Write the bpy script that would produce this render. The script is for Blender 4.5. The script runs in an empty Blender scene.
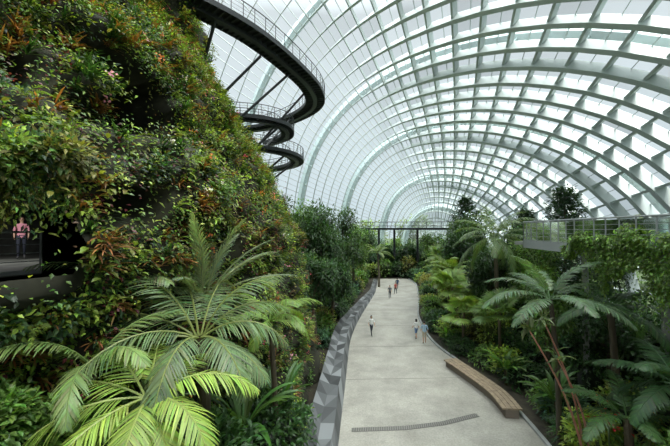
import bpy, bmesh, math, random
import numpy as np
from mathutils import Vector, noise
rng=np.random.default_rng(7); random.seed(7)
sc=bpy.context.scene
def link(o):
    sc.collection.objects.link(o); return o
# ---------------------------------------------------------------- materials
def mat_new(name):
    m=bpy.data.materials.new(name); m.use_nodes=True
    nt=m.node_tree; nt.nodes.clear()
    return m,nt,nt.nodes.new('ShaderNodeOutputMaterial')
def simple(name,col,rough=.6,metal=0,noise_s=None,amt=.25,bump=0):
    m,nt,o=mat_new(name); p=nt.nodes.new('ShaderNodeBsdfPrincipled')
    p.inputs['Roughness'].default_value=rough; p.inputs['Metallic'].default_value=metal
    p.inputs['Base Color'].default_value=(*col,1)
    if noise_s:
        tc=nt.nodes.new('ShaderNodeTexCoord'); n=nt.nodes.new('ShaderNodeTexNoise')
        n.inputs['Scale'].default_value=noise_s; n.inputs['Detail'].default_value=6
        nt.links.new(tc.outputs['Object'],n.inputs['Vector'])
        r=nt.nodes.new('ShaderNodeValToRGB')
        r.color_ramp.elements[0].position=.3; r.color_ramp.elements[1].position=.7
        r.color_ramp.elements[0].color=(*[c*(1-amt) for c in col],1)
        r.color_ramp.elements[1].color=(*[min(1,c*(1+amt)) for c in col],1)
        nt.links.new(n.outputs['Fac'],r.inputs['Fac']); nt.links.new(r.outputs['Color'],p.inputs['Base Color'])
        if bump:
            b=nt.nodes.new('ShaderNodeBump'); b.inputs['Strength'].default_value=bump
            nt.links.new(n.outputs['Fac'],b.inputs['Height']); nt.links.new(b.outputs['Normal'],p.inputs['Normal'])
    nt.links.new(p.outputs['BSDF'],o.inputs['Surface']); return m
def leafmat(name,trans=.32,rough=.42):
    m,nt,o=mat_new(name)
    a=nt.nodes.new('ShaderNodeAttribute'); a.attribute_name='Col'
    p=nt.nodes.new('ShaderNodeBsdfPrincipled'); p.inputs['Roughness'].default_value=rough
    p.inputs['Specular IOR Level'].default_value=.42
    t=nt.nodes.new('ShaderNodeBsdfTranslucent'); mx=nt.nodes.new('ShaderNodeMixShader'); mx.inputs[0].default_value=trans
    g=nt.nodes.new('ShaderNodeMix'); g.data_type='RGBA'; g.blend_type='MULTIPLY'; g.inputs[0].default_value=1
    g.inputs[7].default_value=(1.7,1.75,.6,1)
    nt.links.new(a.outputs['Color'],g.inputs[6]); nt.links.new(g.outputs[2],t.inputs['Color'])
    nt.links.new(a.outputs['Color'],p.inputs['Base Color'])
    nt.links.new(p.outputs[0],mx.inputs[1]); nt.links.new(t.outputs[0],mx.inputs[2]); nt.links.new(mx.outputs[0],o.inputs['Surface'])
    return m
def attrmat(name,rough=.7):
    m,nt,o=mat_new(name); a=nt.nodes.new('ShaderNodeAttribute'); a.attribute_name='Col'
    p=nt.nodes.new('ShaderNodeBsdfPrincipled'); p.inputs['Roughness'].default_value=rough
    nt.links.new(a.outputs['Color'],p.inputs['Base Color']); nt.links.new(p.outputs[0],o.inputs['Surface']); return m
LEAF=leafmat('leaf'); ATTR=attrmat('stone_facets',.6)
STEEL=simple('white_steel',(.46,.515,.505),.45)
DARK=simple('dark_steel',(.018,.022,.025),.5)
ROCK=simple('planted_rock',(.022,.022,.011),.95,0,1.2,.6,.4)
SOIL=simple('soil',(.035,.03,.018),.95,0,2,.5)
WOOD=simple('bench_timber',(.25,.19,.125),.65,0,4,.3,.1)
CONC=simple('grey_concrete',(.26,.27,.26),.8,0,2,.2)
def glassmat(name='glazing',tint=(.88,.94,.95),attr=False):
    m,nt,o=mat_new(name); t=nt.nodes.new('ShaderNodeBsdfTransparent'); t.inputs[0].default_value=(*tint,1)
    if attr:
        a=nt.nodes.new('ShaderNodeAttribute'); a.attribute_name='Col'; nt.links.new(a.outputs['Color'],t.inputs[0])
    g=nt.nodes.new('ShaderNodeBsdfGlossy'); g.inputs['Roughness'].default_value=.05
    f=nt.nodes.new('ShaderNodeFresnel'); f.inputs[0].default_value=1.3
    mx=nt.nodes.new('ShaderNodeMixShader')
    nt.links.new(f.outputs[0],mx.inputs[0]); nt.links.new(t.outputs[0],mx.inputs[1]); nt.links.new(g.outputs[0],mx.inputs[2]); nt.links.new(mx.outputs[0],o.inputs['Surface'])
    return m
GLASS=glassmat(attr=True)
def pathmat():
    m,nt,o=mat_new('path_concrete'); p=nt.nodes.new('ShaderNodeBsdfPrincipled'); p.inputs['Roughness'].default_value=.55
    tc=nt.nodes.new('ShaderNodeTexCoord')
    n=nt.nodes.new('ShaderNodeTexNoise'); n.inputs['Scale'].default_value=.5; n.inputs['Detail'].default_value=10; n.inputs['Roughness'].default_value=.65
    n2=nt.nodes.new('ShaderNodeTexNoise'); n2.inputs['Scale'].default_value=14; n2.inputs['Detail'].default_value=4
    for q in (n,n2): nt.links.new(tc.outputs['Object'],q.inputs['Vector'])
    r=nt.nodes.new('ShaderNodeValToRGB'); r.color_ramp.elements[0].position=.32; r.color_ramp.elements[1].position=.62
    r.color_ramp.elements[0].color=(.21,.20,.17,1); r.color_ramp.elements[1].color=(.34,.325,.28,1)
    nt.links.new(n.outputs['Fac'],r.inputs['Fac'])
    g=nt.nodes.new('ShaderNodeMix'); g.data_type='RGBA'; g.blend_type='OVERLAY'; g.inputs[0].default_value=.4
    nt.links.new(r.outputs[0],g.inputs[6]); nt.links.new(n2.outputs['Fac'],g.inputs[7])
    nt.links.new(g.outputs[2],p.inputs['Base Color']); nt.links.new(p.outputs[0],o.inputs['Surface']); return m
PATH=pathmat()
# ---------------------------------------------------------------- mesh batch
def nrm(a): return a/np.maximum(np.linalg.norm(a,axis=-1,keepdims=True),1e-9)
class Batch:
    def __init__(s): s.V=[];s.F=[];s.C=[];s.n=0
    def add(s,V,F,col,mat=0):
        V=np.asarray(V,float).reshape(-1,3); F=np.asarray(F,int)
        s.V.append(V); s.F.append((F+s.n,mat))
        c=np.asarray(col,float)
        s.C.append(np.broadcast_to(c,(len(V),3)) if c.ndim==1 else c); s.n+=len(V)
    def build(s,name,mats,smooth=False,parent=None):
        V=np.concatenate(s.V); C=np.concatenate(s.C)
        me=bpy.data.meshes.new(name); me.vertices.add(len(V)); me.vertices.foreach_set('co',V.astype(np.float32).ravel())
        loops=np.concatenate([f.ravel() for f,_ in s.F])
        tot=np.concatenate([np.full(len(f),f.shape[1]) for f,_ in s.F])
        mi=np.concatenate([np.full(len(f),m) for f,m in s.F])
        st=np.concatenate([[0],np.cumsum(tot)[:-1]])
        me.loops.add(len(loops)); me.loops.foreach_set('vertex_index',loops.astype(np.int32))
        me.polygons.add(len(tot)); me.polygons.foreach_set('loop_start',st.astype(np.int32)); me.polygons.foreach_set('loop_total',tot.astype(np.int32))
        me.polygons.foreach_set('material_index',mi.astype(np.int32))
        me.polygons.foreach_set('use_smooth',np.full(len(tot),smooth))
        for m in mats: me.materials.append(m)
        me.update(calc_edges=True); me.validate()
        a=me.attributes.new('Col','FLOAT_COLOR','POINT')
        a.data.foreach_set('color',np.concatenate([C,np.ones((len(C),1))],1).astype(np.float32).ravel())
        o=link(bpy.data.objects.new(name,me))
        if parent: o.parent=parent
        return o
T_DIA=(np.array([(0,0,0),(.42,.5,.07),(.42,-.5,.07),(1,0,-.12)]),[np.array([(0,1,3),(0,3,2)])])
T_FULL=(np.array([(0,0,0),(.22,.40,.06),(.22,-.40,.06),(.28,0,0),(.6,.42,.03),(.6,-.42,.03),(.65,0,-.05),(1,0,-.22)]),
  [np.array([(0,1,3),(0,3,2),(4,7,6),(6,7,5)]),np.array([(1,4,6,3),(3,6,5,2)])])
T_STRIP=(np.array([(0,.3,0),(0,-.3,0),(.35,.5,-.03),(.35,-.5,-.03),(.7,.4,-.13),(.7,-.4,-.13),(1,0,-.3)]),
  [np.array([(4,6,5)]),np.array([(0,2,3,1),(2,4,5,3)])])
def leaves(b,pos,d,up,L,W,col,T=T_DIA,mat=0):
    N=len(pos); pos=np.asarray(pos,float); d=nrm(np.asarray(d,float)+1e-6)
    up=np.broadcast_to(np.asarray(up,float),(N,3)); side=nrm(np.cross(d,up)+1e-6); n=np.cross(side,d)
    L=np.broadcast_to(np.asarray(L,float),(N,)); W=np.broadcast_to(np.asarray(W,float),(N,))
    t=T[0]; k=len(t)
    V=pos[:,None]+d[:,None]*(t[None,:,0:1]*L[:,None,None])+side[:,None]*(t[None,:,1:2]*W[:,None,None])+n[:,None]*(t[None,:,2:3]*L[:,None,None])
    col=np.broadcast_to(np.asarray(col,float),(N,3)); C=np.repeat(col,k,0)
    off=(np.arange(N)*k)[:,None,None]; n0=b.n
    b.V.append(V.reshape(-1,3)); b.C.append(C)
    for f in T[1]: b.F.append(((f[None]+off).reshape(-1,f.shape[1])+n0,mat))
    b.n+=N*k
def tube(b,P,R,col,sides=6,mat=0,cap=True):
    P=np.asarray(P,float); R=np.broadcast_to(np.asarray(R,float),(len(P),))
    T=nrm(np.gradient(P,axis=0)); ref=np.array([0,0,1.]) if abs(T[0,2])<.9 else np.array([1.,0,0])
    s=nrm(np.cross(T,ref)); u=np.cross(s,T); a=np.linspace(0,2*np.pi,sides,endpoint=False)
    V=P[:,None]+R[:,None,None]*(s[:,None]*np.cos(a)[None,:,None]+u[:,None]*np.sin(a)[None,:,None])
    F=[(i*sides+j,i*sides+(j+1)%sides,(i+1)*sides+(j+1)%sides,(i+1)*sides+j) for i in range(len(P)-1) for j in range(sides)]
    b.add(V,F,col,mat)
def sweep(b,P,N,w,dep,col=(.6,.6,.6),mat=0,closed=False,off=0.):
    P=np.asarray(P,float); N=np.broadcast_to(np.asarray(N,float),P.shape); T=nrm(np.gradient(P,axis=0)); s=nrm(np.cross(T,N))
    w=np.broadcast_to(np.asarray(w,float),(len(P),))[:,None]; off=np.broadcast_to(np.asarray(off,float),(len(P),))[:,None]; dep=np.broadcast_to(np.asarray(dep,float),(len(P),))[:,None]
    c=[P+s*w/2+N*off,P-s*w/2+N*off,P-s*w/2+N*(off+dep),P+s*w/2+N*(off+dep)]
    V=np.stack(c,1).reshape(-1,3); m=len(P)
    F=[(i*4+j,i*4+(j+1)%4,i*4+4+(j+1)%4,i*4+4+j) for i in range(m-1) for j in range(4)]+[(0,1,2,3),(m*4-4,m*4-1,m*4-2,m*4-3)]
    b.add(V,F,col,mat)
def box(b,lo,hi,col=(.5,.5,.5),mat=0):
    x0,y0,z0=lo;x1,y1,z1=hi
    b.add([(x0,y0,z0),(x1,y0,z0),(x1,y1,z0),(x0,y1,z0),(x0,y0,z1),(x1,y0,z1),(x1,y1,z1),(x0,y1,z1)],
      [(0,3,2,1),(4,5,6,7),(0,1,5,4),(1,2,6,5),(2,3,7,6),(3,0,4,7)],col,mat)
def smoothpts(K,n):
    K=np.asarray(K,float); out=[]
    m=len(K)
    for i in range(m-1):
        p0=K[max(i-1,0)];p1=K[i];p2=K[i+1];p3=K[min(i+2,m-1)]
        nn=n if np.isscalar(n) else n[i]
        for t in np.linspace(0,1,nn,endpoint=False):
            out.append(.5*((2*p1)+(-p0+p2)*t+(2*p0-5*p1+4*p2-p3)*t*t+(-p0+3*p1-3*p2+p3)*t**3))
    out.append(K[-1]); return np.array(out)
# ---------------------------------------------------------------- camera / world / sun
cam=bpy.data.cameras.new('camera'); co=link(bpy.data.objects.new('camera',cam)); cam.lens=330/670*36; cam.sensor_width=36
co.location=(0,0,9); co.rotation_euler=(math.radians(91.2),0,0); cam.clip_end=600; sc.camera=co
w=bpy.data.worlds.new('overcast_sky'); sc.world=w; w.use_nodes=True; nt=w.node_tree; nt.nodes.clear()
o=nt.nodes.new('ShaderNodeOutputWorld'); bg=nt.nodes.new('ShaderNodeBackground'); tc=nt.nodes.new('ShaderNodeTexCoord'); sx=nt.nodes.new('ShaderNodeSeparateXYZ')
r=nt.nodes.new('ShaderNodeValToRGB'); cr=r.color_ramp
cr.elements[0].position=0; cr.elements[0].color=(.83,.92,.97,1); cr.elements[1].position=1; cr.elements[1].color=(1,1,1,1)
mr=nt.nodes.new('ShaderNodeMapRange'); mr.inputs[1].default_value=.55; mr.inputs[2].default_value=.95; mr.inputs[3].default_value=.88; mr.inputs[4].default_value=7.5
nt.links.new(tc.outputs['Generated'],sx.inputs[0]); nt.links.new(sx.outputs['Z'],r.inputs[0]); nt.links.new(sx.outputs['Z'],mr.inputs[0])
nt.links.new(r.outputs[0],bg.inputs[0]); nt.links.new(mr.outputs[0],bg.inputs[1]); nt.links.new(bg.outputs[0],o.inputs[0])
sl=bpy.data.lights.new('sun','SUN'); sl.energy=5.6; sl.angle=math.radians(20); sl.color=(1,.96,.88)
so=link(bpy.data.objects.new('sun',sl)); so.rotation_euler=(math.radians(14),math.radians(20),0); so.location=(0,0,80)
sc.view_settings.view_transform='Standard'
# ---------------------------------------------------------------- glass dome
KEY=[(-62,-20,26,-55,45),(-58,8,30,-40,48),(-48,32,31,-24,48),(-33,50,31,-11,44),(-19,63,31,1,38),(-7.6,73,31,14,31.5),(2.4,81,31,28,26),(13,88,30,45,19.5),(20,92,29,62,13.5),(25,94,29,80,6)]
SUBS=[4,4,5,5,6,6,6,6,5]
A=smoothpts(KEY,SUBS); NU=38
tt=np.linspace(0,1,NU+1); u=np.pi*(tt*.88+.12*tt**2.2)
def shell(A,u,off=0):
    L=A[:,0:2];R=A[:,2:4];H=A[:,4]
    f=((1-np.cos(u))/2)**1.3
    xy=L[:,None]+(R-L)[:,None]*f[None,:,None]
    z=H[:,None]*np.sin(u)[None,:]**.92
    return np.concatenate([xy,z[...,None]],2)
S=shell(A,u); NA=len(A)
dU=np.gradient(S,axis=1); dK=np.gradient(S,axis=0); NN=nrm(np.cross(dU,dK))
if ((NN[NA//2,NU//2])[2])<0: NN=-NN
dome=link(bpy.data.objects.new('glass_dome',None))
b=Batch(); G=S+NN*.15
for i in range(NA-1):
    for j in range(NU):
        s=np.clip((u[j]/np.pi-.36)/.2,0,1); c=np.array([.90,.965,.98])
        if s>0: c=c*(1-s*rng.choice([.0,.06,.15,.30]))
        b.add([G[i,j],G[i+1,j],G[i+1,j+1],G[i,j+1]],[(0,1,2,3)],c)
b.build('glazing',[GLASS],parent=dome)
b=Batch()
# member depth: shallow mullions on the far/left glass wall, deep box members over the path roof
def dep(i,j):
    s=np.clip((u[j]/np.pi-.40)/.2,0,1); s=s*s*(3-2*s); k=np.clip((NA-5-i)/14,0.12,1); return .2+1.1*s*k
for i in range(NA):
    d=np.array([dep(i,j) for j in range(NU+1)]); sweep(b,S[i],NN[i],.10+.32*(d-.2),d,off=-d+.15)
for j in range(1,NU):
    d=np.array([dep(i,j) for i in range(NA)]); sweep(b,S[:,j],NN[:,j],.08+.15*(d-.2),d*.75,off=-d*.75+.13)
    # slender intermediate glazing bar between the deep members
    if j<NU-1:
        M=(S[:,j]+S[:,j+1])/2; sweep(b,M,NN[:,j],.05,.12)
b.build('mullion_grid',[STEEL],parent=dome)
b=Batch(); ribs=np.cumsum([0]+SUBS)
for i in ribs:
    sweep(b,S[i],NN[i],.95,1.4,off=.9)
    for j in range(2,NU-1,2): tube(b,[S[i,j]+NN[i,j]*.1,S[i,j]+NN[i,j]*1.2],.1,(1,1,1),5)
b.build('arch_ribs',[simple('pale_rib_steel',(.45,.54,.54),.5)],parent=dome)
# ---------------------------------------------------------------- ground & path
b=Batch(); b.add([(-250,-120,-.12),(250,-120,-.12),(250,350,-.12),(-250,350,-.12)],[(0,1,2,3)],(1,1,1))
b.build('ground',[simple('lawn',(.06,.09,.03),.95,0,.2,.4)])
b=Batch(); b.add([(-60,-20,-.05),(30,-20,-.05),(30.5,35,-.05),(29,60,-.05),(27,88,-.05),(2,80,-.05),(-30,52,-.05)],[(0,1,2,3,4,5,6)],(1,1,1))
b.build('floor',[SOIL])
PY=[4,10,13.9,20,27,32,38,47,62,75]
PL=[-.7,-.2,.13,.65,1.2,2.1,3.5,5.7,8.1,7.5]
PRy=[4,10,13.9,17.7,22,26.3,34.5,43.7,56,75]
PR=[7.6,8.3,8.8,9.1,8.5,7.6,8.5,11.0,13.6,12]
pl=lambda y:np.interp(y,PY,PL); pr=lambda y:np.interp(y,PRy,PR)
def sm(fn,y): return np.mean([fn(y+d) for d in (-2,-1,0,1,2)],axis=0)
ys=np.linspace(4,61,90)
b=Batch(); Lx=sm(pl,ys);Rx=sm(pr,ys); nx=12
V=[(Lx[i]+(Rx[i]-Lx[i])*k/nx,ys[i],.02) for i in range(90) for k in range(nx+1)]
F=[(i*(nx+1)+k,i*(nx+1)+k+1,(i+1)*(nx+1)+k+1,(i+1)*(nx+1)+k) for i in range(89) for k in range(nx)]
b.add(V,F,(1,1,1)); b.build('concrete_path',[PATH])
b=Batch()
dc=np.array([(.75,15.0,.022),(3.2,15.15,.022),(5.0,15.5,.022),(6.9,16.2,.022)])
sweep(b,dc,(0,0,1),.30,.010)
tg=np.linspace(0,1,60); P=np.stack([np.interp(tg,[0,.4,.7,1],dc[:,k]) for k in range(3)],1)
for q in P: sweep(b,[q+(-.02,-.13,.004),q+(.02,.13,.004)],(0,0,1),.03,.014,mat=1)
b.build('drain_channel',[simple('drain_metal',(.10,.095,.085),.6),simple('drain_grate',(.2,.19,.17),.6)])
b=Batch()
for yy in (20,25.5,31,37,44,52): sweep(b,[(sm(pl,yy),yy,.021),(sm(pr,yy),yy+.3,.021)],(0,0,1),.035,.006)
b.build('path_joints',[simple('joint',(.20,.19,.165),.8)])
b=Batch(); yk=np.linspace(5,60,60); kx=sm(pr,yk)
sweep(b,np.stack([kx+.08,yk,np.full(60,0.)],1),(0,0,1),.16,.14); b.build('path_kerb',[CONC])
# faceted slate planter wall
b=Batch(); yw=np.arange(5,58,1.15)
prof=[(0,0.0),(-.22,.5),(-.75,.86),(-1.3,.80),(-1.35,0)]
g=[]
for i,y in enumerate(yw):
    x0=sm(pl,y); sc_=1 if y<28 else max(.5,1-(y-28)/40); row=[]
    for j,(dx,dz) in enumerate(prof):
        jx=rng.uniform(-.05,.05) if 0<j<3 else 0
        z=dz*sc_*(1+(rng.uniform(-.08,.08) if 0<j<4 else 0)); row.append((x0+(dx+jx)*sc_,y+(.55 if j%2 else 0),z))
    g.append(row)
for i in range(len(g)-1):
    for j in range(4):
        q=[g[i][j],g[i+1][j],g[i+1][j+1],g[i][j+1]]
        for t in ([0,1,2],[0,2,3]) if j%2==0 else ([0,1,3],[1,2,3]):
            c=rng.choice([.035,.06,.09,.13,.20,.08])
            b.add([q[k] for k in t],[(0,1,2)],(c,c*1.05,c*1.08))
b.build('slate_planter_wall',[ATTR])
# bench
b=Batch()
BK=smoothpts([(8.45,15.9,.42),(8.55,17.6,.42),(8.15,19.8,.42),(7.6,22.0,.42)],8)
T=nrm(np.gradient(BK,axis=0)); Sd=nrm(np.cross(T,(0,0,1)))
for k in range(4): sweep(b,BK+Sd*(-.36+.24*k),(0,0,1),.215,.07)
sweep(b,BK-np.array([0,0,.40]),(0,0,1),.62,.40,mat=1)
b.build('timber_bench',[WOOD,simple('bench_plinth',(.17,.14,.11),.8)])
# ---------------------------------------------------------------- mountain
CX,CY=-26,18
RZ=[0,4,8,10,13.6,16.3,19.4,24,30,36]; RR=[24.3,23.6,23.2,22.7,20.7,19.1,17.3,16.2,15.2,13.6]
def fb(x,y,z): return noise.fractal(Vector((x,y,z)),1.,2.,3)
def recess(a,z):
    d=0
    w_=1.2*fb(a*.25,z*.7,3.)
    def reg(a0,a1,z0,z1,dep,s=.8):
        fa=min(1,max(0,min(a+w_-a0,a1-a-w_)/s)); fz=min(1,max(0,min(z+w_*.4-z0,z1-z-w_*.4)/.4)); return dep*fa*fz
    d=max(d,reg(-24,-15.0,11.8,14.6,4.2,1.2))
    d=max(d,reg(-31.5,-27.5,12.2,13.4,1.6,1.0))
    d=max(d,reg(-12,-8,10.6,12.2,2.0,1.2))
    d=max(d,reg(-17,-12.5,16.2,18.2,2.4,1.2))
    d=max(d,reg(-27,-23,9.0,10.3,1.6,1.2))
    return d
def opening(a,z): return -37<a<-29.0 and 7.9<z<9.6
def mr_(a,z):
    A_=math.radians(a); x=math.cos(A_);y=math.sin(A_)
    r=float(np.interp(z,RZ,RR))
    r+=1.0*fb(x*6,y*6,z*.28)+.75*fb(x*13+3,y*13,z*.75)+.4*fb(x*26,y*26,z*1.3+5)
    return r-recess(a,z)
AN=np.concatenate([np.arange(-75,75,.8),np.arange(75,285,6)]); ZN=np.concatenate([np.arange(0,24,.3),np.arange(24,36.1,.8)])
V=[];
for z in ZN:
    for a in AN:
        r=mr_(a,z); A_=math.radians(a); V.append((CX+r*math.cos(A_),CY+r*math.sin(A_),z))
na=len(AN)
F=[(i*na+j,i*na+(j+1)%na,(i+1)*na+(j+1)%na,(i+1)*na+j) for i in range(len(ZN)-1) for j in range(na) if not opening(AN[j],ZN[i])]
b=Batch(); b.add(V,F,(1,1,1)); top=[V[(len(ZN)-1)*na+j] for j in range(na)]
b.add(top,np.array([list(range(na))]),(1,1,1)); mountain=b.build('planted_mountain',[ROCK],smooth=True)
# viewing ledge cut into the mountain
fdir=np.array([-.73,.68,0]); fdB=np.array([-.62,.78,0]); A0=np.array([-8.9,4.5,0]); B0=np.array([-7.0,7.9,0]); A1=A0+fdir*9; B1=B0+fdB*10
b=Batch(); zf,zc=7.95,9.85
for p,q in ((A0,A1),(A1,B1),(B1,B0)):
    b.add([p+(0,0,zf),q+(0,0,zf),q+(0,0,zc),p+(0,0,zc)],[(0,1,2,3)],(1,1,1))
for z in (zf,zc): b.add([A0+(0,0,z),A1+(0,0,z),B1+(0,0,z),B0+(0,0,z)],[(0,1,2,3)],(1,1,1),1 if z==zc else 0)
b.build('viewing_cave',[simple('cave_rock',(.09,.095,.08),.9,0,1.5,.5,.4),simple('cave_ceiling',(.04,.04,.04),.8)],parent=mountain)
li=bpy.data.lights.new('cave_fill_light','AREA'); li.energy=60; li.size=1.2; lo=link(bpy.data.objects.new('cave_fill_light',li)); lo.location=(-10.8,10.2,9.8)  # added fill light to brighten the dim cave interior, no actual fixture
b=Batch(); ra=A0+fdir*.3+(0,0,zf); rb=B0+fdir*.3+(0,0,zf); P=ra+(rb-ra)*np.linspace(0,1,6)[:,None]
tube(b,P+(0,0,1.0),.03,(1,1,1),6); sweep(b,P,(0,0,1),.12,.10)
for h in (.3,.5,.7,.85): tube(b,P+(0,0,h),.012,(1,1,1),5)
for q in P: tube(b,[q,q+(0,0,1.0)],.022,(1,1,1),5)
b.build('ledge_railing',[CONC])
# palettes (linear)
PAL=dict(mid=(.09,.17,.035),bright=(.22,.31,.05),dark=(.032,.075,.022),olive=(.17,.17,.045),rust=(.24,.11,.04),lime=(.35,.42,.08),blue=(.055,.125,.065),maroon=(.12,.025,.03),moss=(.14,.19,.03),deep=(.018,.042,.013),brown=(.11,.07,.035))
def vary(c,n,s=.25):
    c=np.asarray(c,float); k=np.exp(rng.normal(0,s,(n,1))); return np.clip(c*k*np.exp(rng.normal(0,.09,(n,3))),0,.8)
b=Batch(); bf=Batch(); bflo=Batch()
names=['mid','moss','dark','bright','olive','brown','mid','rust','bright','deep','lime','mid','dark','deep','moss','maroon','mid']
def frond(b,base,az,el,L,curve,n,ll,lw,col,T=T_STRIP,droop=.35,rw=.012,ang=50,start=.12,rcol=None,twist=0,prof=.55):
    m=10; t=np.linspace(0,1,m+1); e=el-curve*t**1.2; st=L/m
    dx=np.cos(e)*st; dz=np.sin(e)*st
    a=az+twist*t
    P=np.stack([np.concatenate([[0],np.cumsum(dx*np.cos(a))[:-1]]),np.concatenate([[0],np.cumsum(dx*np.sin(a))[:-1]]),np.concatenate([[0],np.cumsum(dz)[:-1]])],1)+np.asarray(base)
    tube(b,P,np.linspace(rw,rw*.25,m+1),rcol if rcol is not None else np.array(col)*1.3,4)
    ti=np.linspace(start,.99,n); Pi=np.stack([np.interp(ti,t,P[:,k]) for k in range(3)],1)
    Tn=nrm(np.gradient(P,axis=0)); Ti=nrm(np.stack([np.interp(ti,t,Tn[:,k]) for k in range(3)],1))
    sd=nrm(np.cross(Ti,(0,0,1.))); up=np.cross(sd,Ti)
    lp=ll*np.clip(np.sin(np.pi*np.clip(ti*.93+.06,0,1))**prof,.15,1)
    an=np.radians(ang)+(1-0)*ti*-.35
    for s in (1,-1):
        d=sd*s*np.sin(an)[:,None]+Ti*np.cos(an)[:,None]+up*.18+np.array([0,0,-droop])+rng.normal(0,.06,(n,3))
        leaves(b,Pi,d,up,lp*rng.uniform(.85,1.1,n),lw,vary(col,n,.16),T)
n_cl=22000
for i in range(n_cl):
    a=rng.uniform(-62,66); z=rng.uniform(.3,33) if rng.random()<.3 else rng.uniform(1.5,21)
    if recess(a,z)>.25: continue
    if -37.3<a<-28.7 and 7.8<z<9.6: continue
    r=mr_(a,z)+.02; A_=math.radians(a); out=np.array([math.cos(A_),math.sin(A_),.25]); p=np.array([CX+r*math.cos(A_),CY+r*math.sin(A_),z])
    if p[1]<-2: continue
    v=fb(p[0]*.35+9,p[1]*.35,z*.45)+.5*fb(p[0]*1.1,p[1]*1.1,z*1.1)
    idx=int((v*1.9+.5)*len(names)+rng.integers(0,2))%len(names); nm=names[idx]; col=np.array(PAL[nm])
    kind=(idx*7+3)%5
    tang=np.array([-math.sin(A_),math.cos(A_),0])
    if nm in('deep','brown') and rng.random()<.4: continue
    if kind in (0,3): # mat
        n=26; off=rng.normal(0,.26,(n,2)); P=p+tang*off[:,:1]+np.array([0,0,1])*off[:,1:]+out*rng.uniform(0,.25,(n,1))
        D=out*.7+tang*rng.normal(0,.6,(n,1))+np.array([0,0,-1])*rng.uniform(-.3,1,(n,1))
        L=rng.uniform(.07,.15,n); leaves(b,P,D,out+np.array([0,0,.8]),L,L*.6,vary(col,n,.35))
    elif kind==1: # broad
        n=13; off=rng.normal(0,.22,(n,2)); P=p+tang*off[:,:1]+np.array([0,0,1])*off[:,1:]+out*rng.uniform(0,.3,(n,1))
        D=out*.8+tang*rng.normal(0,.6,(n,1))+np.array([0,0,1])*rng.uniform(-.8,.4,(n,1))
        L=rng.uniform(.13,.27,n); leaves(b,P,D,out*.6+np.array([0,0,1.]),L,L*.5,vary(col,n,.3),T_FULL)
    elif kind==2: # arching blades
        n=20; D=out*1.+tang*rng.normal(0,.7,(n,1))+np.array([0,0,1])*rng.uniform(-.4,.8,(n,1)); P=p+rng.normal(0,.06,(n,3))
        L=rng.uniform(.3,.65,n); leaves(b,P,D,out*.3+np.array([0,0,1.]),L,.025+L*.03,vary(col,n,.3),T_STRIP)
    else: # fern
        if rng.random()<.4:
            for k in range(6):
                az=A_+rng.uniform(-1.4,1.4); frond(b,p+rng.normal(0,.03,3),az,rng.uniform(.2,.9),rng.uniform(.4,.85),1.5,9,.12,.03,col,T_DIA,.1,.006)
        else:
            n=22; off=rng.normal(0,.24,(n,2)); P=p+tang*off[:,:1]+np.array([0,0,1])*off[:,1:]+out*rng.uniform(0,.35,(n,1))
            D=out*.5+tang*rng.normal(0,.5,(n,1))+np.array([0,0,-1])*rng.uniform(0,1,(n,1)); L=rng.uniform(.1,.22,n)
            leaves(b,P,D,out+np.array([0,0,.8]),L,L*.35,vary(col,n,.35))
    if rng.random()<.03 and z<22:
        n=8; c=[(.65,.08,.2),(.75,.3,.45),(.7,.68,.6),(.7,.2,.05)][rng.integers(0,4)]
        leaves(bflo,p+out*.45+rng.normal(0,.06,(n,3)),rng.normal(0,1,(n,3))+out*.5,out,.085,.08,vary(c,n,.1))
# bushes and hanging strands standing proud of the wall
for i in range(170):
    a=rng.uniform(-45,55); z=rng.uniform(8,22); 
    if i>=135: a=rng.uniform(-38,-28); z=rng.choice([7.3,7.45,10.2,10.5])
    r=mr_(a,z)+.25; A_=math.radians(a); out=np.array([math.cos(A_),math.sin(A_),.1]); p=np.array([CX+r*math.cos(A_),CY+r*math.sin(A_),z])
    if i<135 and (p[1]<0 or recess(a,z)>.25 or (-38<a<-28 and 7<z<10.5)): continue
    n=220; col=PAL[['mid','moss','dark','olive','bright','dark'][rng.integers(0,6)]]; R_=rng.uniform(.3,.65) if i<135 else .42; d=nrm(rng.normal(0,1,(n,3))); L=rng.uniform(.1,.2,n)
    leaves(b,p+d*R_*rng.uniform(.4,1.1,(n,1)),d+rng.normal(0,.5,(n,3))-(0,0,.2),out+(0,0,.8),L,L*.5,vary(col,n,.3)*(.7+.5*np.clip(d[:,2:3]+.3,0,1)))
for i in range(560):
    a=rng.uniform(-45,55); z=rng.uniform(9,22); A_=math.radians(a); ln=rng.uniform(.7,2.4)
    if i>=460: a=rng.uniform(-38,-28.5); A_=math.radians(a); z=rng.uniform(9.9,10.4); ln=rng.uniform(.4,1.1)
    elif -38<a<-28 and z<11.9: continue
    r=mr_(a,z)+.3; m=24; zz=z-np.linspace(0,ln,m); q=np.stack([CX+r*math.cos(A_)+rng.normal(0,.05,m),CY+r*math.sin(A_)+rng.normal(0,.05,m),zz],1)
    if q[0,1]<0: continue
    leaves(b,q,rng.normal(0,.6,(m,3))+(math.cos(A_)*.3,math.sin(A_)*.3,-.8),(math.cos(A_),math.sin(A_),.3),.13,.05,vary(PAL[['mid','dark','olive','moss'][i%4]],m,.3))
b.build('wall_plants',[LEAF],parent=mountain); bflo.build('wall_flowers',[LEAF],parent=mountain)
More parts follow.
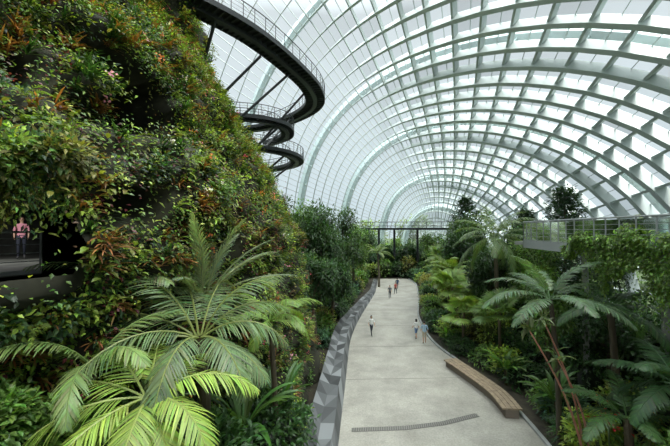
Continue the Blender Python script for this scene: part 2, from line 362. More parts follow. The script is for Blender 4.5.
# ---------------------------------------------------------------- sky walkways
def walkway(name,K,wid,z,struts=(),rail=True):
    P=smoothpts([(x,y,z) for x,y in K],9); T=nrm(np.gradient(P,axis=0)); S_=nrm(np.cross(T,(0,0,1.)))
    b=Batch(); sweep(b,P,(0,0,1),wid,.12); sweep(b,P,(0,0,1),.4,.3,off=-.3)
    for s in (-1,1):
        e=P+S_*s*wid/2; sweep(b,e,(0,0,1),.08,.34,off=-.12)
        if rail:
            tube(b,e+np.array([0,0,1.2]),.035,(1,1,1),6)
            for h in (.45,.7,.95): tube(b,e+np.array([0,0,h]),.010,(1,1,1),4)
            for i in range(0,len(e),2): tube(b,[e[i],e[i]+np.array([0,0,1.2])],.025,(1,1,1),5)
    for i in range(0,len(P),1):
        sweep(b,[P[i]-S_[i]*wid/2,P[i]+S_[i]*wid/2],(0,0,1),.09,.16,off=-.16)
    for a_,c_ in struts: tube(b,[a_,c_],.11,(1,1,1),8)
    b.build(name,[DARK])
walkway('sky_walkway',[(-17,14.5),(-11,17),(-8.2,19.4),(-5.8,22.3),(-3.7,26.5),(-2.2,31),(-2.3,35.0),(-4.8,39),(-9,42.5),(-16,45)],1.9,22.3,
  [((-10.0,24.3,17.4),(-5.6,24.6,22.1)),((-10.2,23.3,17.8),(-7.4,20.2,22.1)),((-9.3,26.5,16.6),(-3.9,27.5,22.1)),((-9.5,32,15),(-3.0,31.5,22.1)),((-9.5,34,15),(-5.2,38.6,22.1))])
walkway('sky_walkway',[(-13,29),(-9,29.8),(-6.5,30.6),(-5.0,32.6),(-5.4,36),(-8,39)],1.3,19.2,[((-9,31,15.5),(-5.4,31.8,19.0))])
walkway('sky_walkway',[(-12,31),(-8,32.5),(-5.4,34.6),(-4.4,37.6),(-5.2,41),(-8,44),(-13,46)],1.5,17.1,[((-9,34,13.5),(-5.4,35,16.9)),((-9,38,13.5),(-4.9,39,16.9))])
b=Batch(); tube(b,[(-11.7,15,17.0),(-12.1,15,25)],.09,(1,1,1)); tube(b,[(-11.2,15.5,16.6),(-10.3,15.5,25)],.09,(1,1,1)); b.build('support_column',[DARK])
# ---------------------------------------------------------------- elevated gallery at right
GSTEEL=simple('gallery_steel',(.26,.28,.28),.5)
b=Batch(); DZ=8.3
GP=smoothpts([(9.9,4,DZ),(10.8,8,DZ),(11.2,13,DZ),(11.5,17,DZ),(12,21,DZ)],6); GT=nrm(np.gradient(GP,axis=0)); GS=nrm(np.cross(GT,(0,0,1.)))
sweep(b,GP+GS*1.6,(0,0,1),3.2,.22,off=-.25,mat=1); sweep(b,GP+GS*.05,(0,0,1),.12,.5,off=-.42)
gal2=smoothpts([(12,21,DZ),(14.5,21.6,DZ),(19,21.5,DZ),(27,20.4,DZ)],5); sweep(b,gal2,(0,0,1),1.4,.22,off=-.25,mat=1); sweep(b,gal2,(0,0,1),.12,.45,off=-.4)
gal3=GP+GS*3.1
for R_ in (GP,gal2,gal3):
    tube(b,R_+np.array([0,0,1.2]),.045,(1,1,1),6,0)
    for h in np.arange(.12,1.15,.2): tube(b,R_+np.array([0,0,h]),.009,(1,1,1),4,0)
    for q in R_: tube(b,[q,q+np.array([0,0,1.2])],.03,(1,1,1),5,0)
    m=len(R_); b.add(np.concatenate([R_+(0,0,.08),R_+(0,0,1.12)]),[(i,i+1,m+i+1,m+i) for i in range(m-1)],(1,1,1),2)
for y,x in ((8,12.5),(13,13),(18,13.6)): tube(b,[(x,y,-.1),(x,y,8.1)],.16,(1,1,1),10,1)
b.build('elevated_gallery',[GSTEEL,CONC,glassmat('gallery_glass',(.72,.8,.8))])
b=Batch(); n=15000
yy=rng.uniform(6.5,16.5,n); xx=np.interp(yy,GP[:,1],GP[:,0]); ed=np.clip((16.5-yy)/3.0,.12,1); dropmax=(1.0+2.8*np.array([abs(fb(y*.6,0,3.3)) for y in yy])*1.6)*ed
z0=8.9+.9*np.array([fb(y*.9,7,1.3) for y in yy])-.7*(1-ed)
zz=z0-rng.uniform(0,1,n)*dropmax; bul=.35*np.sin(np.clip((9.4-zz)/1.2,0,1)*np.pi)
P=np.stack([xx-.05-bul*rng.uniform(0,1,n)+rng.normal(0,.1,n)+(9.3-zz)*.05,yy,zz],1)
D=np.stack([rng.uniform(-1,.0,n),rng.normal(0,.6,n),rng.uniform(-1,.2,n)],1); L=rng.uniform(.09,.18,n)
leaves(b,P,D,(-.6,0,1),L,L*.6,vary((.13,.22,.045),len(P),.4),T_FULL)
for k in range(36):
    y=rng.uniform(8,15); x=np.interp(y,GP[:,1],GP[:,0])-.1; m=34; dl=rng.uniform(1.2,3.4); z=8.8-np.linspace(0,dl,m)
    P=np.stack([x+rng.normal(0,.05,m)-.1,y+rng.normal(0,.06,m),z],1); leaves(b,P,rng.normal(0,.6,(m,3))+(-.4,0,-.5),(-.6,0,1),.12,.07,vary(PAL['mid'],m,.3))
b.build('trailing_vine',[LEAF])
# ---------------------------------------------------------------- plants
def shrub(name,c,rad,n,ls,col,lw=.5,T=T_FULL,s=.28,up=.4,core=True,spread=.8):
    b=Batch(); c=np.array(c,float); rad=np.array(rad,float)
    d=nrm(rng.normal(0,1,(n,3))); d[:,2]=np.where(d[:,2]<-.5,-d[:,2],d[:,2])
    lump=1+.22*np.sin(d[:,0]*5+c[0])*np.cos(d[:,1]*4+c[1])*np.sin(d[:,2]*6+1)
    P=c+d*rad*(rng.uniform(.62,1.05,n)*lump)[:,None]
    D=d+rng.normal(0,spread*.7,(n,3))+np.array([0,0,-.15]); L=ls*rng.uniform(.7,1.35,n)
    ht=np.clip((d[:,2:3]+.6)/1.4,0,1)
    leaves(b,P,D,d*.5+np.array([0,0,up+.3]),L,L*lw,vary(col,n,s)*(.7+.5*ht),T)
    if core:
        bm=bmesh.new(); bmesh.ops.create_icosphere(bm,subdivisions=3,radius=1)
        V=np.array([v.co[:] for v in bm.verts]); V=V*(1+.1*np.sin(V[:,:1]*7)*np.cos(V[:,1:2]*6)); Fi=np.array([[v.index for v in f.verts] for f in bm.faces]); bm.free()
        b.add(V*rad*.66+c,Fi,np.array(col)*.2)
    if c[2]-rad[2]*.9>.3:
        for k in range(3): tube(b,[(c[0]+rng.normal(0,.15),c[1],-.1),tuple(c+rng.normal(0,.25,3)*rad*.5)],[.09,.05],(.08,.06,.04),6)
    return b.build(name,[LEAF])
def palm(name,base,crown,nf,L,col,ll=.55,lw=.05,n=34,elr=(.1,1.3),curve=1.3,tr=.13,tcol=(.10,.08,.055),droop=.3,azs=None,T=T_STRIP,rw=.025,rcol=None,ang=50,start=.15,prof=.55):
    b=Batch(); base=np.array(base,float); crown=np.array(crown,float); m=26
    t=np.linspace(0,1,m); P=base+(crown-base)*t[:,None]+np.array([1,0,0])*(np.sin(t*np.pi)*.12)[:,None]
    R=tr*(1.25-.35*t)*(1+.09*(np.arange(m)%2)); tube(b,P,R,tcol,10)
    for k in range(nf):
        az=azs[k][0] if azs is not None else 2.399*k+rng.normal(0,.15)
        el=azs[k][1] if azs is not None else elr[0]+(elr[1]-elr[0])*(k+.5)/nf
        l=L*(azs[k][2] if azs is not None else rng.uniform(.85,1.1))
        cv=azs[k][3] if azs is not None and len(azs[k])>3 else curve*rng.uniform(.85,1.15)
        frond(b,crown+np.array([math.cos(az),math.sin(az),0])*tr*.6,az,el,l,cv,n,ll,lw,np.array(col)*rng.uniform(.8,1.25),T,droop,rw,ang,start,rcol,rng.normal(0,.2),prof)
    return b.build(name,[LEAF])
def fanpalm(name,base,crown,nl,R,col,pet=1.2):
    b=Batch(); base=np.array(base,float); crown=np.array(crown,float)
    tube(b,np.linspace(base,crown,12),.1,(.1,.08,.05),8)
    for k in range(nl):
        az=2.399*k; el=rng.uniform(-.2,1.2); d=np.array([math.cos(az)*math.cos(el),math.sin(az)*math.cos(el),math.sin(el)]); hub=crown+d*pet*rng.uniform(.7,1.1)+np.array([0,0,-.1])
        tube(b,[crown,(crown+hub)/2+np.array([0,0,.08]),hub],.018,np.array(col)*1.1,4)
        side=nrm(np.cross(d,(0,0,1.))); upv=np.cross(side,d); m=22; th=np.linspace(-2.2,2.2,m)
        D=d*np.cos(th)[:,None]+side*np.sin(th)[:,None]+upv*.12+np.array([0,0,-.18]); leaves(b,np.repeat(hub[None],m,0),D,upv,R*rng.uniform(.9,1.05,m),R*.16,vary(col,m,.13),T_STRIP)
    return b.build(name,[LEAF])
def tree(name,base,top,rad,n,ls,col,lw=.45,blobs=7,T=T_FULL):
    b=Batch(); base=np.array(base,float); top=np.array(top,float); rad=np.array(rad,float)
    t=np.linspace(0,1,9)[:,None]; tube(b,base+(top-base)*t+np.sin(t*5)*.1,np.linspace(.22,.08,9),(.09,.07,.05),8)
    for k in range(blobs):
        d=nrm(rng.normal(0,1,3)); c=top+d*rad*.62; br=rad*rng.uniform(.38,.6)
        s0=base+(top-base)*rng.uniform(.55,.95); tube(b,[s0,(s0+c)/2+(0,0,.2),c],[.07,.05,.02],(.09,.07,.05),5)
        m=n//blobs; dd=nrm(rng.normal(0,1,(m,3))); P=c+dd*br*rng.uniform(.35,1.05,(m,1)); L=ls*rng.uniform(.7,1.3,m)
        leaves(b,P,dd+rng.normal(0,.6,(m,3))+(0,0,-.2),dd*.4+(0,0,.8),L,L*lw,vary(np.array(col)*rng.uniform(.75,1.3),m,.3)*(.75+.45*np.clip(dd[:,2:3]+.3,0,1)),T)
    return b.build(name,[LEAF])
def conifer(name,base,h,r,col):
    b=Batch(); base=np.array(base,float); tube(b,[base,base+(0,0,h)],[.2,.03],(.09,.07,.05),8)
    for k in range(110):
        t=.2+.79*k/110; az=2.399*k; l=(r*(1-t)**.6*1.2+.2)*rng.uniform(.75,1.1); m=60
        d=np.array([math.cos(az),math.sin(az),.2]); s0=base+np.array([0,0,h*t]); q=rng.uniform(.1,1,m)
        tube(b,[s0,s0+d*l],[.03,.01],(.07,.06,.04),4)
        P=s0+d*l*q[:,None]+rng.normal(0,.12,(m,3)); D=d+rng.normal(0,.7,(m,3)); leaves(b,P,D,(0,0,1),.38*rng.uniform(.6,1.2,m),.1,vary(col,m,.3))
    return b.build(name,[LEAF])
def inmount(x,y): return math.hypot(x-CX,y-CY)<25.0
cols=['mid','bright','dark','olive','mid','dark','blue','moss']
for y in np.arange(9,64,1.7):
    for k in range(3 if y<45 else 4):
        x=sm(pl,y)-2.4-rng.uniform(0,.8)-k*2.3
        if inmount(x,y): continue
        h=(.7+.55*k+rng.uniform(0,.7))*(1.0 if y<26 else 1.5); rr=rng.uniform(.9,1.25)
        cn=cols[rng.integers(0,8)]; ls=.2 if y<28 else .3
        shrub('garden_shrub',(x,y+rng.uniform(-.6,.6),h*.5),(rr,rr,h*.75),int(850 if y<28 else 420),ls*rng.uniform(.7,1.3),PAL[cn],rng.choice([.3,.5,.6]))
for y in np.arange(8,64,1.8):
    for k in range(5 if y<45 else 3):
        x=sm(pr,y)+1.2+rng.uniform(0,.6)+k*2.2
        if x>20.5: continue
        if 15<y<22.5 and k==0: x+=.5
        h=(.6+.75*k+rng.uniform(0,.8))*(1.0 if y<24 else 1.25); rr=rng.uniform(.9,1.3)
        cn=cols[rng.integers(0,8)] if k<2 else ['dark','mid','dark','blue'][rng.integers(0,4)]
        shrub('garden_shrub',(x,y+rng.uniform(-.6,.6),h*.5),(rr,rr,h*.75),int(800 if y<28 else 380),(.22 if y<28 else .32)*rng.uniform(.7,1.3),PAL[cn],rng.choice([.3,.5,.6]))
for y in (63.5,66.5,70):
    for x in np.arange(3,22,2.2):
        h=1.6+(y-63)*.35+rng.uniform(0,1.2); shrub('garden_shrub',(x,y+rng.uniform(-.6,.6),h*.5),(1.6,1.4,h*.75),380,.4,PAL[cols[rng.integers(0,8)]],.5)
# left mid trees
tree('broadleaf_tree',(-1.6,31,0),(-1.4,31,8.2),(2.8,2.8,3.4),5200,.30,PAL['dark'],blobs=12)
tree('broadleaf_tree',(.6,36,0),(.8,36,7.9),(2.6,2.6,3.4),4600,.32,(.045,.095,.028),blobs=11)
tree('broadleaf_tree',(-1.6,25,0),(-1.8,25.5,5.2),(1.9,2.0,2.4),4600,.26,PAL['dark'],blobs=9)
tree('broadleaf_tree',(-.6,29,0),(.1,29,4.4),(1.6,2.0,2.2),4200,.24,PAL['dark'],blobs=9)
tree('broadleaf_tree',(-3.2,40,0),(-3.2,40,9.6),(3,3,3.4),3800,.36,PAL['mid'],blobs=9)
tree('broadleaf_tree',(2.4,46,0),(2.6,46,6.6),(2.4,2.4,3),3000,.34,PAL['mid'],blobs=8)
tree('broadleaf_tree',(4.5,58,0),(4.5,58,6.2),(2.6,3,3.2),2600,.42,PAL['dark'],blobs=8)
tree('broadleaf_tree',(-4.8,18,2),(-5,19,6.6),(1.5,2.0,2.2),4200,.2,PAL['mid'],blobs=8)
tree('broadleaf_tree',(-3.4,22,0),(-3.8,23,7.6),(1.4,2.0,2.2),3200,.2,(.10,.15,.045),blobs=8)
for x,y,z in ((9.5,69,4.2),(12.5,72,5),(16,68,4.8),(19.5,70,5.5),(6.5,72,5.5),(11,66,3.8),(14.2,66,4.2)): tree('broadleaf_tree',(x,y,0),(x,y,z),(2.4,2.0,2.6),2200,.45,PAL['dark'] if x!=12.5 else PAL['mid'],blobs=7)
# right mid
conifer('conifer_tree',(15.8,40,0),13.0,3.4,(.03,.065,.035)); conifer('conifer_tree',(17.4,25,0),12.2,3.0,(.03,.065,.035)); conifer('conifer_tree',(19,33,0),11,2.5,(.03,.06,.03))
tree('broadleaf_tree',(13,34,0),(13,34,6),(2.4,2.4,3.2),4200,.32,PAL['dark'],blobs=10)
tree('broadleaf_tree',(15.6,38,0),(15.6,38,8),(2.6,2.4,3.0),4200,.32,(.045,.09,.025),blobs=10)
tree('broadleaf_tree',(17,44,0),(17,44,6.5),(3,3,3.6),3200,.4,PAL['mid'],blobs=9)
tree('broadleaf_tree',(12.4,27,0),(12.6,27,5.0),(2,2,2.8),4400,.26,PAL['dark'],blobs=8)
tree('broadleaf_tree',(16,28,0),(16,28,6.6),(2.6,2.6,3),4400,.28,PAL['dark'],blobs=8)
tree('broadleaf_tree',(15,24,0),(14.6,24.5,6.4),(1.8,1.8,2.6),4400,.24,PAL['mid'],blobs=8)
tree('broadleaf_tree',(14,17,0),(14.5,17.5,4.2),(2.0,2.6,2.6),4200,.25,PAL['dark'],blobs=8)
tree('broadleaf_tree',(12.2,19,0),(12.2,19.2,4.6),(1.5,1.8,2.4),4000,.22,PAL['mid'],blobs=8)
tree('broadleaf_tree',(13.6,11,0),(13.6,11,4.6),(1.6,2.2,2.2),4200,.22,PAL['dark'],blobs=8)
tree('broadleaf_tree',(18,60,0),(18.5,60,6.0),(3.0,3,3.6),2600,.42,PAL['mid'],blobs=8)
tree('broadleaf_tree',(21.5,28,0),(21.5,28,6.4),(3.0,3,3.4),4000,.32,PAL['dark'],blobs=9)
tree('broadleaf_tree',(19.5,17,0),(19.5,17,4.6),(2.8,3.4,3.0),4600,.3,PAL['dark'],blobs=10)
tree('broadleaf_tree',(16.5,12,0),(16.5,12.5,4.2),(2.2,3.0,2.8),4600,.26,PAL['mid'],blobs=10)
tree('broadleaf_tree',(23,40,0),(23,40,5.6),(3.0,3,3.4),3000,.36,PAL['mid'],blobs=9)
# palms right
palm('feather_palm',(11.6,24,0),(11.6,24,8.5),22,3.6,(.11,.165,.07),.7,.045,38,(-.6,1.3),1.3)
palm('feather_palm',(10.8,31,0),(10.9,31,5.2),16,3.0,(.16,.24,.055),.6,.055,30,(-.3,1.2),1.4)
palm('tree_fern',(9.1,13.6,0),(8.7,13.4,6.2),11,2.9,(.085,.14,.07),.48,.055,40,azs=[(3.3,.45,1.1,1.3),(2.7,.8,.9,1.4),(3.9,.2,1.,1.1),(4.6,.5,.9,1.3),(.3,.5,1.1,1.0),(-.5,.2,1.1,1.2),(1.2,.9,.9,1.3),(2.0,.9,.8,1.3),(5.2,.3,1,1.2),(.0,1.2,.9,1.3),(3.2,1.3,.9,1.2)],droop=.15,ang=64,tr=.09,tcol=(.06,.05,.035))
palm('tree_fern',(12.2,14.5,0),(12.0,14.5,5.6),12,2.8,(.055,.11,.04),.5,.07,40,(-.2,1.0),1.3,droop=.2,ang=62)
palm('tree_fern',(11.3,10.8,0),(11.1,10.8,4.0),13,2.6,(.045,.095,.038),.5,.06,38,(-.3,1.0),1.2,droop=.25,ang=62)
palm('tree_fern',(9.8,11.4,0),(9.8,11.2,2.7),12,2.1,(.06,.12,.04),.4,.05,34,(-.1,1.1),1.2,droop=.15,ang=62)
fanpalm('fan_palm',(9.9,28,0),(9.9,28,4.2),18,.95,(.17,.26,.055)); fanpalm('fan_palm',(9.6,25,0),(9.7,25,2.8),14,.85,(.18,.28,.06))
fanpalm('fan_palm',(12,37,0),(12.2,37,6),18,1.1,(.14,.22,.05)); fanpalm('fan_palm',(10.9,22,0),(10.9,22,3.6),16,.9,(.11,.19,.045)); fanpalm('fan_palm',(11.4,33,0),(11.2,33,4.6),18,1.1,(.17,.26,.05))
palm('feather_palm',(6.9,52,0),(6.9,54,5.2),14,3.0,(.12,.18,.05),.6,.08,22)
# red stemmed plant
b=Batch()
for (x0,y0,x1,y1,z1) in ((9.2,12.2,7.0,12.0,5.4),(9.2,12.3,7.7,12.3,5.7),(9.3,12.2,7.95,11.9,4.4)):
    t=np.linspace(0,1,10)[:,None]; a0=np.array([x0,y0,0]);a1=np.array([x1,y1,z1]); P=a0+(a1-a0)*t+np.array([.35,0,0])*np.sin(t*np.pi)
    tube(b,P,np.linspace(.05,.022,10),(.36,.17,.13),7)
    n=16; leaves(b,a1+rng.normal(0,.08,(n,3)),rng.normal(0,1,(n,3))+(0,0,.2),(0,0,1),.5,.14,vary((.09,.13,.05),n,.2),T_FULL)
    n=6; leaves(b,P[4:8].repeat(2,0)[:n],rng.normal(0,1,(n,3)),(0,0,1),.35,.1,vary((.1,.15,.05),n,.2),T_FULL)
b.build('red_stemmed_plant',[LEAF])
# palms left foreground
pi=math.pi
palm('feather_palm',(-3.3,8.6,0),(-3.3,8.1,6.4),14,2.9,(.15,.215,.10),.68,.034,40,
 azs=[(pi*1.0,.55,1.25,1.45),(pi*.9,.95,1.1,1.6),(pi*1.1,.15,1.3,1.1),(pi*1.25,.5,1.,1.6),(pi*1.5,.35,.9,1.8),(pi*1.75,.3,.85,1.5),(0,.6,.8,1.7),(pi*.2,.8,.85,1.5),(pi*.5,1.0,.9,1.4),(pi*.7,.95,1.0,1.5),(pi*1.9,.0,.7,1.0),(pi*1.4,-.2,.8,1.0),(pi*1.05,1.2,1.1,1.5),(pi*.1,1.2,.9,1.5)],droop=.38,tr=.14,rcol=(.26,.30,.10),rw=.03,ang=58,T=T_STRIP)
palm('feather_palm',(-3.9,6.6,0),(-3.6,6.4,5.8),11,2.2,(.25,.35,.07),.58,.034,40,
 azs=[(pi*1.0,.45,1.,1.3),(pi*1.15,.2,1.,1.3),(pi*1.35,.1,.9,1.2),(pi*1.6,.1,.85,1.2),(pi*1.85,.3,.9,1.4),(.1,.6,1.0,1.4),(pi*.35,.7,.8,1.4),(pi*.6,.8,.9,1.3),(pi*.85,.8,1.0,1.4),(pi*1.2,-.3,.8,.8),(pi*1.75,-.3,.8,.8)],droop=.3,tr=.12,rcol=(.34,.40,.12),rw=.026,ang=58)
palm('spiky_cycad',(-4.0,10.0,4),(-3.9,9.8,6.9),16,2.9,(.18,.235,.15),.45,.026,44,(.55,1.5),.7,tr=.14,droop=.02,ang=40,rcol=(.30,.33,.18))
palm('feather_palm',(-1.9,10.4,0),(-2.0,10.2,6.2),11,1.7,(.17,.26,.06),.42,.035,30,(.1,1.2),1.5,tr=.08,droop=.3)
palm('feather_palm',(-6.2,9.2,4),(-5.6,9.0,7.3),11,2.5,(.17,.24,.10),.55,.033,40,(.2,1.3),1.3,tr=.1)
palm('feather_palm',(-5.6,7.2,4),(-5.1,7.0,6.2),9,2.0,(.16,.23,.075),.48,.033,36,(.1,1.1),1.4,tr=.1)
def strap(name,base,n,L,wd,col,sp=.5):
    b=Batch(); az=rng.uniform(0,2*pi,n); el=rng.uniform(.6,1.45,n)
    for a,e in zip(az,el):
        m=9; l=L*rng.uniform(.7,1.1); t=np.linspace(0,1,m); ee=e-t**1.5*1.1
        P=np.stack([np.cumsum(np.cos(ee))*l/m*math.cos(a),np.cumsum(np.cos(ee))*l/m*math.sin(a),np.cumsum(np.sin(ee))*l/m],1)+np.array(base)+np.array([math.cos(a),math.sin(a),0])*.1
        s=np.array([-math.sin(a),math.cos(a),0]); W=wd*np.sin(np.pi*np.clip(t*.9+.08,0,1))**.7
        V=np.stack([P+s*W[:,None]+(0,0,.04),P,P-s*W[:,None]+(0,0,.04)],1).reshape(-1,3)
        F=[(i*3+j,i*3+j+1,i*3+j+4,i*3+j+3) for i in range(m-1) for j in range(2)]; b.add(V,F,vary(col,1,.2)[0])
    tube(b,[(base[0],base[1],-.1),base],.1,(.08,.07,.04),7)
    return b.build(name,[LEAF])
strap('bird_nest_fern',(-1.9,11.4,2.6),22,2.3,.11,(.06,.13,.035)); strap('bird_nest_fern',(-2.6,9.4,3.4),20,2.0,.10,(.07,.14,.035))
strap('bird_nest_fern',(-1.9,12.8,1.2),22,1.3,.09,(.12,.21,.045)); strap('bird_nest_fern',(10.3,15.6,1),20,1.8,.12,(.06,.13,.03))
strap('bird_nest_fern',(10.0,19.5,.8),20,1.5,.1,(.10,.19,.04)); strap('bird_nest_fern',(8.9,26.5,.6),20,1.3,.1,(.13,.22,.05))
for (x,y,z,rx,rz,c,ls) in ((-4.6,7.2,4.0,1.3,1.3,'dark',.2),(-3.0,7.6,3.2,1.3,1.4,'dark',.24),(-2.2,10.5,2.4,1.5,1.4,'dark',.22),(-5.4,6.4,4.6,1.0,1.0,'mid',.16),(-6.0,8.2,6.0,1.0,1.0,'mid',.16),
   (-5.9,5.6,5.6,.7,.7,'mid',.14),(-2.2,13.2,1.2,1.0,1.1,'bright',.16),(-4.8,11.8,5.2,1.2,1.4,'dark',.18),(-3.8,14.6,4.4,1.4,1.8,'olive',.18),(-3.4,17.5,4.0,1.5,2.0,'mid',.18),(-5.2,14.5,6.8,1.2,1.3,'dark',.2),
   (9.8,12.6,.9,1.0,1.2,'bright',.18),(10.6,9.5,1.6,1.2,1.6,'mid',.2),(12.8,12,2.5,1.5,2.2,'dark',.24)):
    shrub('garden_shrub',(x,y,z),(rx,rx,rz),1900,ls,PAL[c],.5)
b=Batch(); n=30; leaves(b,np.array([9.5,11.6,2.4])+rng.normal(0,.25,(n,3)),rng.normal(0,1,(n,3))+(0,0,.5),(0,0,1),.16,.1,vary((.5,.03,.03),n,.2)); tube(b,[(9.5,11.6,0),(9.5,11.6,2.4)],.03,(.06,.1,.03),5); b.build('red_flower_cluster',[LEAF])
for k,(x,y,h) in enumerate(((-45,110,15),(-30,118,13),(-18,112,14),(-5,120,12),(12,125,13),(30,122,14),(44,110,13),(50,90,12),(50,70,11),(50,50,12),(48,34,10),(-60,95,14))):
    tree('outdoor_tree',(x,y,-.1),(x,y,h*.6),(8,5,h*.42),1100,1.3,(.15,.21,.10),blobs=7,T=T_DIA)
# far footbridge
b=Batch(); P=smoothpts([(3,66,9.0),(10,64,9.0),(17,62.5,9.0),(23,62,9.0)],5); sweep(b,P,(0,0,1),2.2,.4,mat=0)
for h in (.75,1.5): tube(b,P+np.array([0,-1.1,h]),.06,(1,1,1),5)
for q in P: tube(b,[q+np.array([0,-1.1,0]),q+np.array([0,-1.1,1.5])],.05,(1,1,1),5)
for x in (8.5,11.5,16): tube(b,[(x,64,0),(x,64,9.0)],.22,(1,1,1),8)
b.build('footbridge',[DARK])
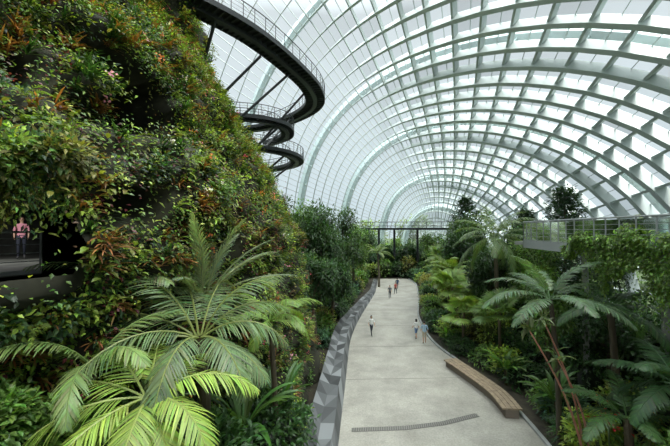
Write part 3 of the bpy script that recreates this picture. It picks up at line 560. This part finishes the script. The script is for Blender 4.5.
# ---------------------------------------------------------------- people
def flat(name,c,r=.75): return simple(name,c,r)
SKIN=flat('skin',(.50,.30,.20),.5); HAIR=flat('hair',(.015,.012,.01),.5); SHOE=flat('shoe',(.05,.05,.05))
def person(loc,head,top,bot,h=1.68,stride=.25,short=False,female=False,bag=None,armb=0.):
    root=link(bpy.data.objects.new('person',None)); k=h/1.72
    hipw=.09; sw=.165 if female else .19
    J={};R={};E=[];lab={}
    def j(n,p,r): J[n]=np.array(p,float)*k; R[n]=(r[0]*k,r[1]*k) if isinstance(r,tuple) else (r*k,r*k)
    j('pel',(0,0,.94),(.145,.105)); j('wst',(0,.0,1.10),(.125 if female else .14,.095)); j('chs',(0,.01,1.28),(.16 if female else .175,.11)); j('nkb',(0,0,1.43),(.085,.07)); j('nk',(0,.005,1.50),.052)
    j('hd1',(0,.02,1.565),(.068,.08)); j('hd2',(0,.015,1.635),(.078,.095)); j('hd3',(0,.0,1.70),(.055,.06))
    E+=[('pel','wst','t'),('wst','chs','t'),('chs','nkb','t'),('nkb','nk','s'),('nk','hd1','s'),('hd1','hd2','s'),('hd2','hd3','s')]
    for s,S in ((1,'R'),(-1,'L')):
        f=stride*s
        j('sh'+S,(sw*s,0,1.41),.055); j('el'+S,((sw+.06)*s,-f*.45,1.14),.042); j('wr'+S,((sw+.05)*s,-f*.7+.08+armb,.93+armb*.8),.027); j('ha'+S,((sw+.045)*s,-f*.78+.12+armb,.85+armb*.9),(.03,.018))
        j('hp'+S,(hipw*s,0,.88),.095); j('kn'+S,(hipw*s,f*.5+.03,.50),.058); j('an'+S,(hipw*s,f-.03*(f<0),.09+(.05 if f<0 else 0)),.038); j('to'+S,(hipw*s*1.2,f+.15,.035),.035)
        E+=[('chs','sh'+S,'t'),('sh'+S,'el'+S,'t'),('el'+S,'wr'+S,'s'),('wr'+S,'ha'+S,'s'),('pel','hp'+S,'b'),('hp'+S,'kn'+S,'b'),('kn'+S,'an'+S,'s' if short else 'b'),('an'+S,'to'+S,'h')]
    ks=list(J); me=bpy.data.meshes.new('b'); me.from_pydata([tuple(J[n]) for n in ks],[(ks.index(a),ks.index(c)) for a,c,_ in E],[]); ob=link(bpy.data.objects.new('tmp',me))
    md=ob.modifiers.new('s','SKIN'); 
    for i,n in enumerate(ks): me.skin_vertices[0].data[i].radius=R[n]; me.skin_vertices[0].data[i].use_root=(n=='pel')
    sb=ob.modifiers.new('u','SUBSURF'); sb.levels=2; sb.render_levels=2
    dg=bpy.context.evaluated_depsgraph_get(); nm=bpy.data.meshes.new_from_object(ob.evaluated_get(dg)); bpy.data.objects.remove(ob)
    nm.materials.clear()
    for m in (top,bot,SKIN,SHOE): nm.materials.append(m)
    mi={'t':0,'b':1,'s':2,'h':3}
    for p in nm.polygons:
        c=np.array(p.center); best=9;bl='t'
        for a,d,l in E:
            A0,A1=J[a],J[d]; v=A1-A0; t=max(0,min(1,float(np.dot(c-A0,v)/np.dot(v,v)))); q=np.linalg.norm(c-A0-v*t)-.5*(R[a][0]*(1-t)+R[d][0]*t)
            if q<best: best=q; bl=l
        p.material_index=mi[bl]; p.use_smooth=True
    ob=link(bpy.data.objects.new('body',nm)); ob.parent=root
    b=Batch()
    bm=bmesh.new(); bmesh.ops.create_uvsphere(bm,u_segments=20,v_segments=14,radius=1)
    for f in [f for f in bm.faces if (f.calc_center_median().y>.35 and f.calc_center_median().z<.45) or f.calc_center_median().z<(-.9 if female else -.35)]: bm.faces.remove(f)
    V=np.array([v.co[:] for v in bm.verts]); 
    if female: V[:,2]=np.where(V[:,2]<0,V[:,2]*2.0,V[:,2])
    for f in bm.faces: b.add(V[[v.index for v in f.verts]]*np.array([.088,.105,.10])*k+np.array([0,-.005,1.645])*k,[tuple(range(len(f.verts)))],(1,1,1),0)
    bm.free()
    for s in (-1,1):
        tube(b,[(s*.078*k,.01*k,1.60*k),(s*.092*k,-.005*k,1.625*k),(s*.08*k,.0,1.65*k)],[.008*k,.013*k,.008*k],(1,1,1),6,1)
        tube(b,[(s*.03*k,.098*k,1.635*k),(s*.03*k,.108*k,1.635*k)],[.011*k,.004*k],(1,1,1),8,2)
        wr=J['wr'+('R' if s>0 else 'L')]; ha=J['ha'+('R' if s>0 else 'L')]; d=nrm(ha-wr)
        for q,(o_,l) in enumerate(((.024,.07),(.008,.08),(-.008,.075),(-.024,.06))):
            p0=ha+np.array([0,o_*k,0]); tube(b,[p0,p0+d*l*.5*k,p0+(d*l*.9+np.array([-s*.012,.0,0]))*k],[.009*k,.008*k,.006*k],(1,1,1),6,1)
        p0=(wr+ha)/2+np.array([0,.03*k,0]); tube(b,[p0,p0+(d*.03+np.array([0,.03,0]))*k,p0+(d*.06+np.array([0,.035,0]))*k],[.01*k,.009*k,.007*k],(1,1,1),6,1)
    tube(b,[(0,.10*k,1.635*k),(0,.122*k,1.61*k),(0,.105*k,1.60*k)],[.008*k,.013*k,.008*k],(1,1,1),6,1)
    tube(b,[(-.022*k,.097*k,1.578*k),(0,.104*k,1.577*k),(.022*k,.097*k,1.578*k)],[.003*k,.006*k,.003*k],(1,1,1),5,2)
    b.build('head_details',[HAIR,SKIN,flat('lips_eyes',(.12,.04,.035))],True,root)
    if bag is not None:
        b=Batch(); box(b,(-.13*k,-.27*k,1.02*k),(.13*k,-.12*k,1.38*k)); o2=b.build('backpack',[flat('bag',bag)],False,root); m_=o2.modifiers.new('bv','BEVEL'); m_.width=.04; m_.segments=3
    root.location=loc; root.rotation_euler=(0,0,head)
W_=flat('white_cotton',(.75,.75,.73)); N_=flat('navy',(.02,.025,.04)); BL=flat('light_blue',(.35,.5,.62)); KH=flat('khaki',(.45,.38,.28)); RD=flat('coral',(.55,.12,.10)); GY=flat('grey_cloth',(.15,.15,.16)); PK=flat('pink_cloth',(.6,.25,.3))
person((3.1,28.3,.03),math.radians(200),W_,N_,1.66,.22,female=True)
person((6.7,27.4,.03),math.radians(20),W_,flat('denim_skirt',(.12,.2,.35)),1.62,.18,short=True,female=True,armb=.05)
person((7.05,26.2,.03),math.radians(-10),BL,KH,1.76,.12,short=True)
person((7.2,43.5,.03),math.radians(170),GY,N_,1.68,.2); person((8.5,46.5,.03),math.radians(150),RD,N_,1.6,.2,female=True); person((9.4,50,.03),0,N_,GY,1.7,.2,bag=(.05,.1,.2))
person((-11.2,11.8,7.97),math.radians(-140),PK,N_,1.5,.05,female=True)
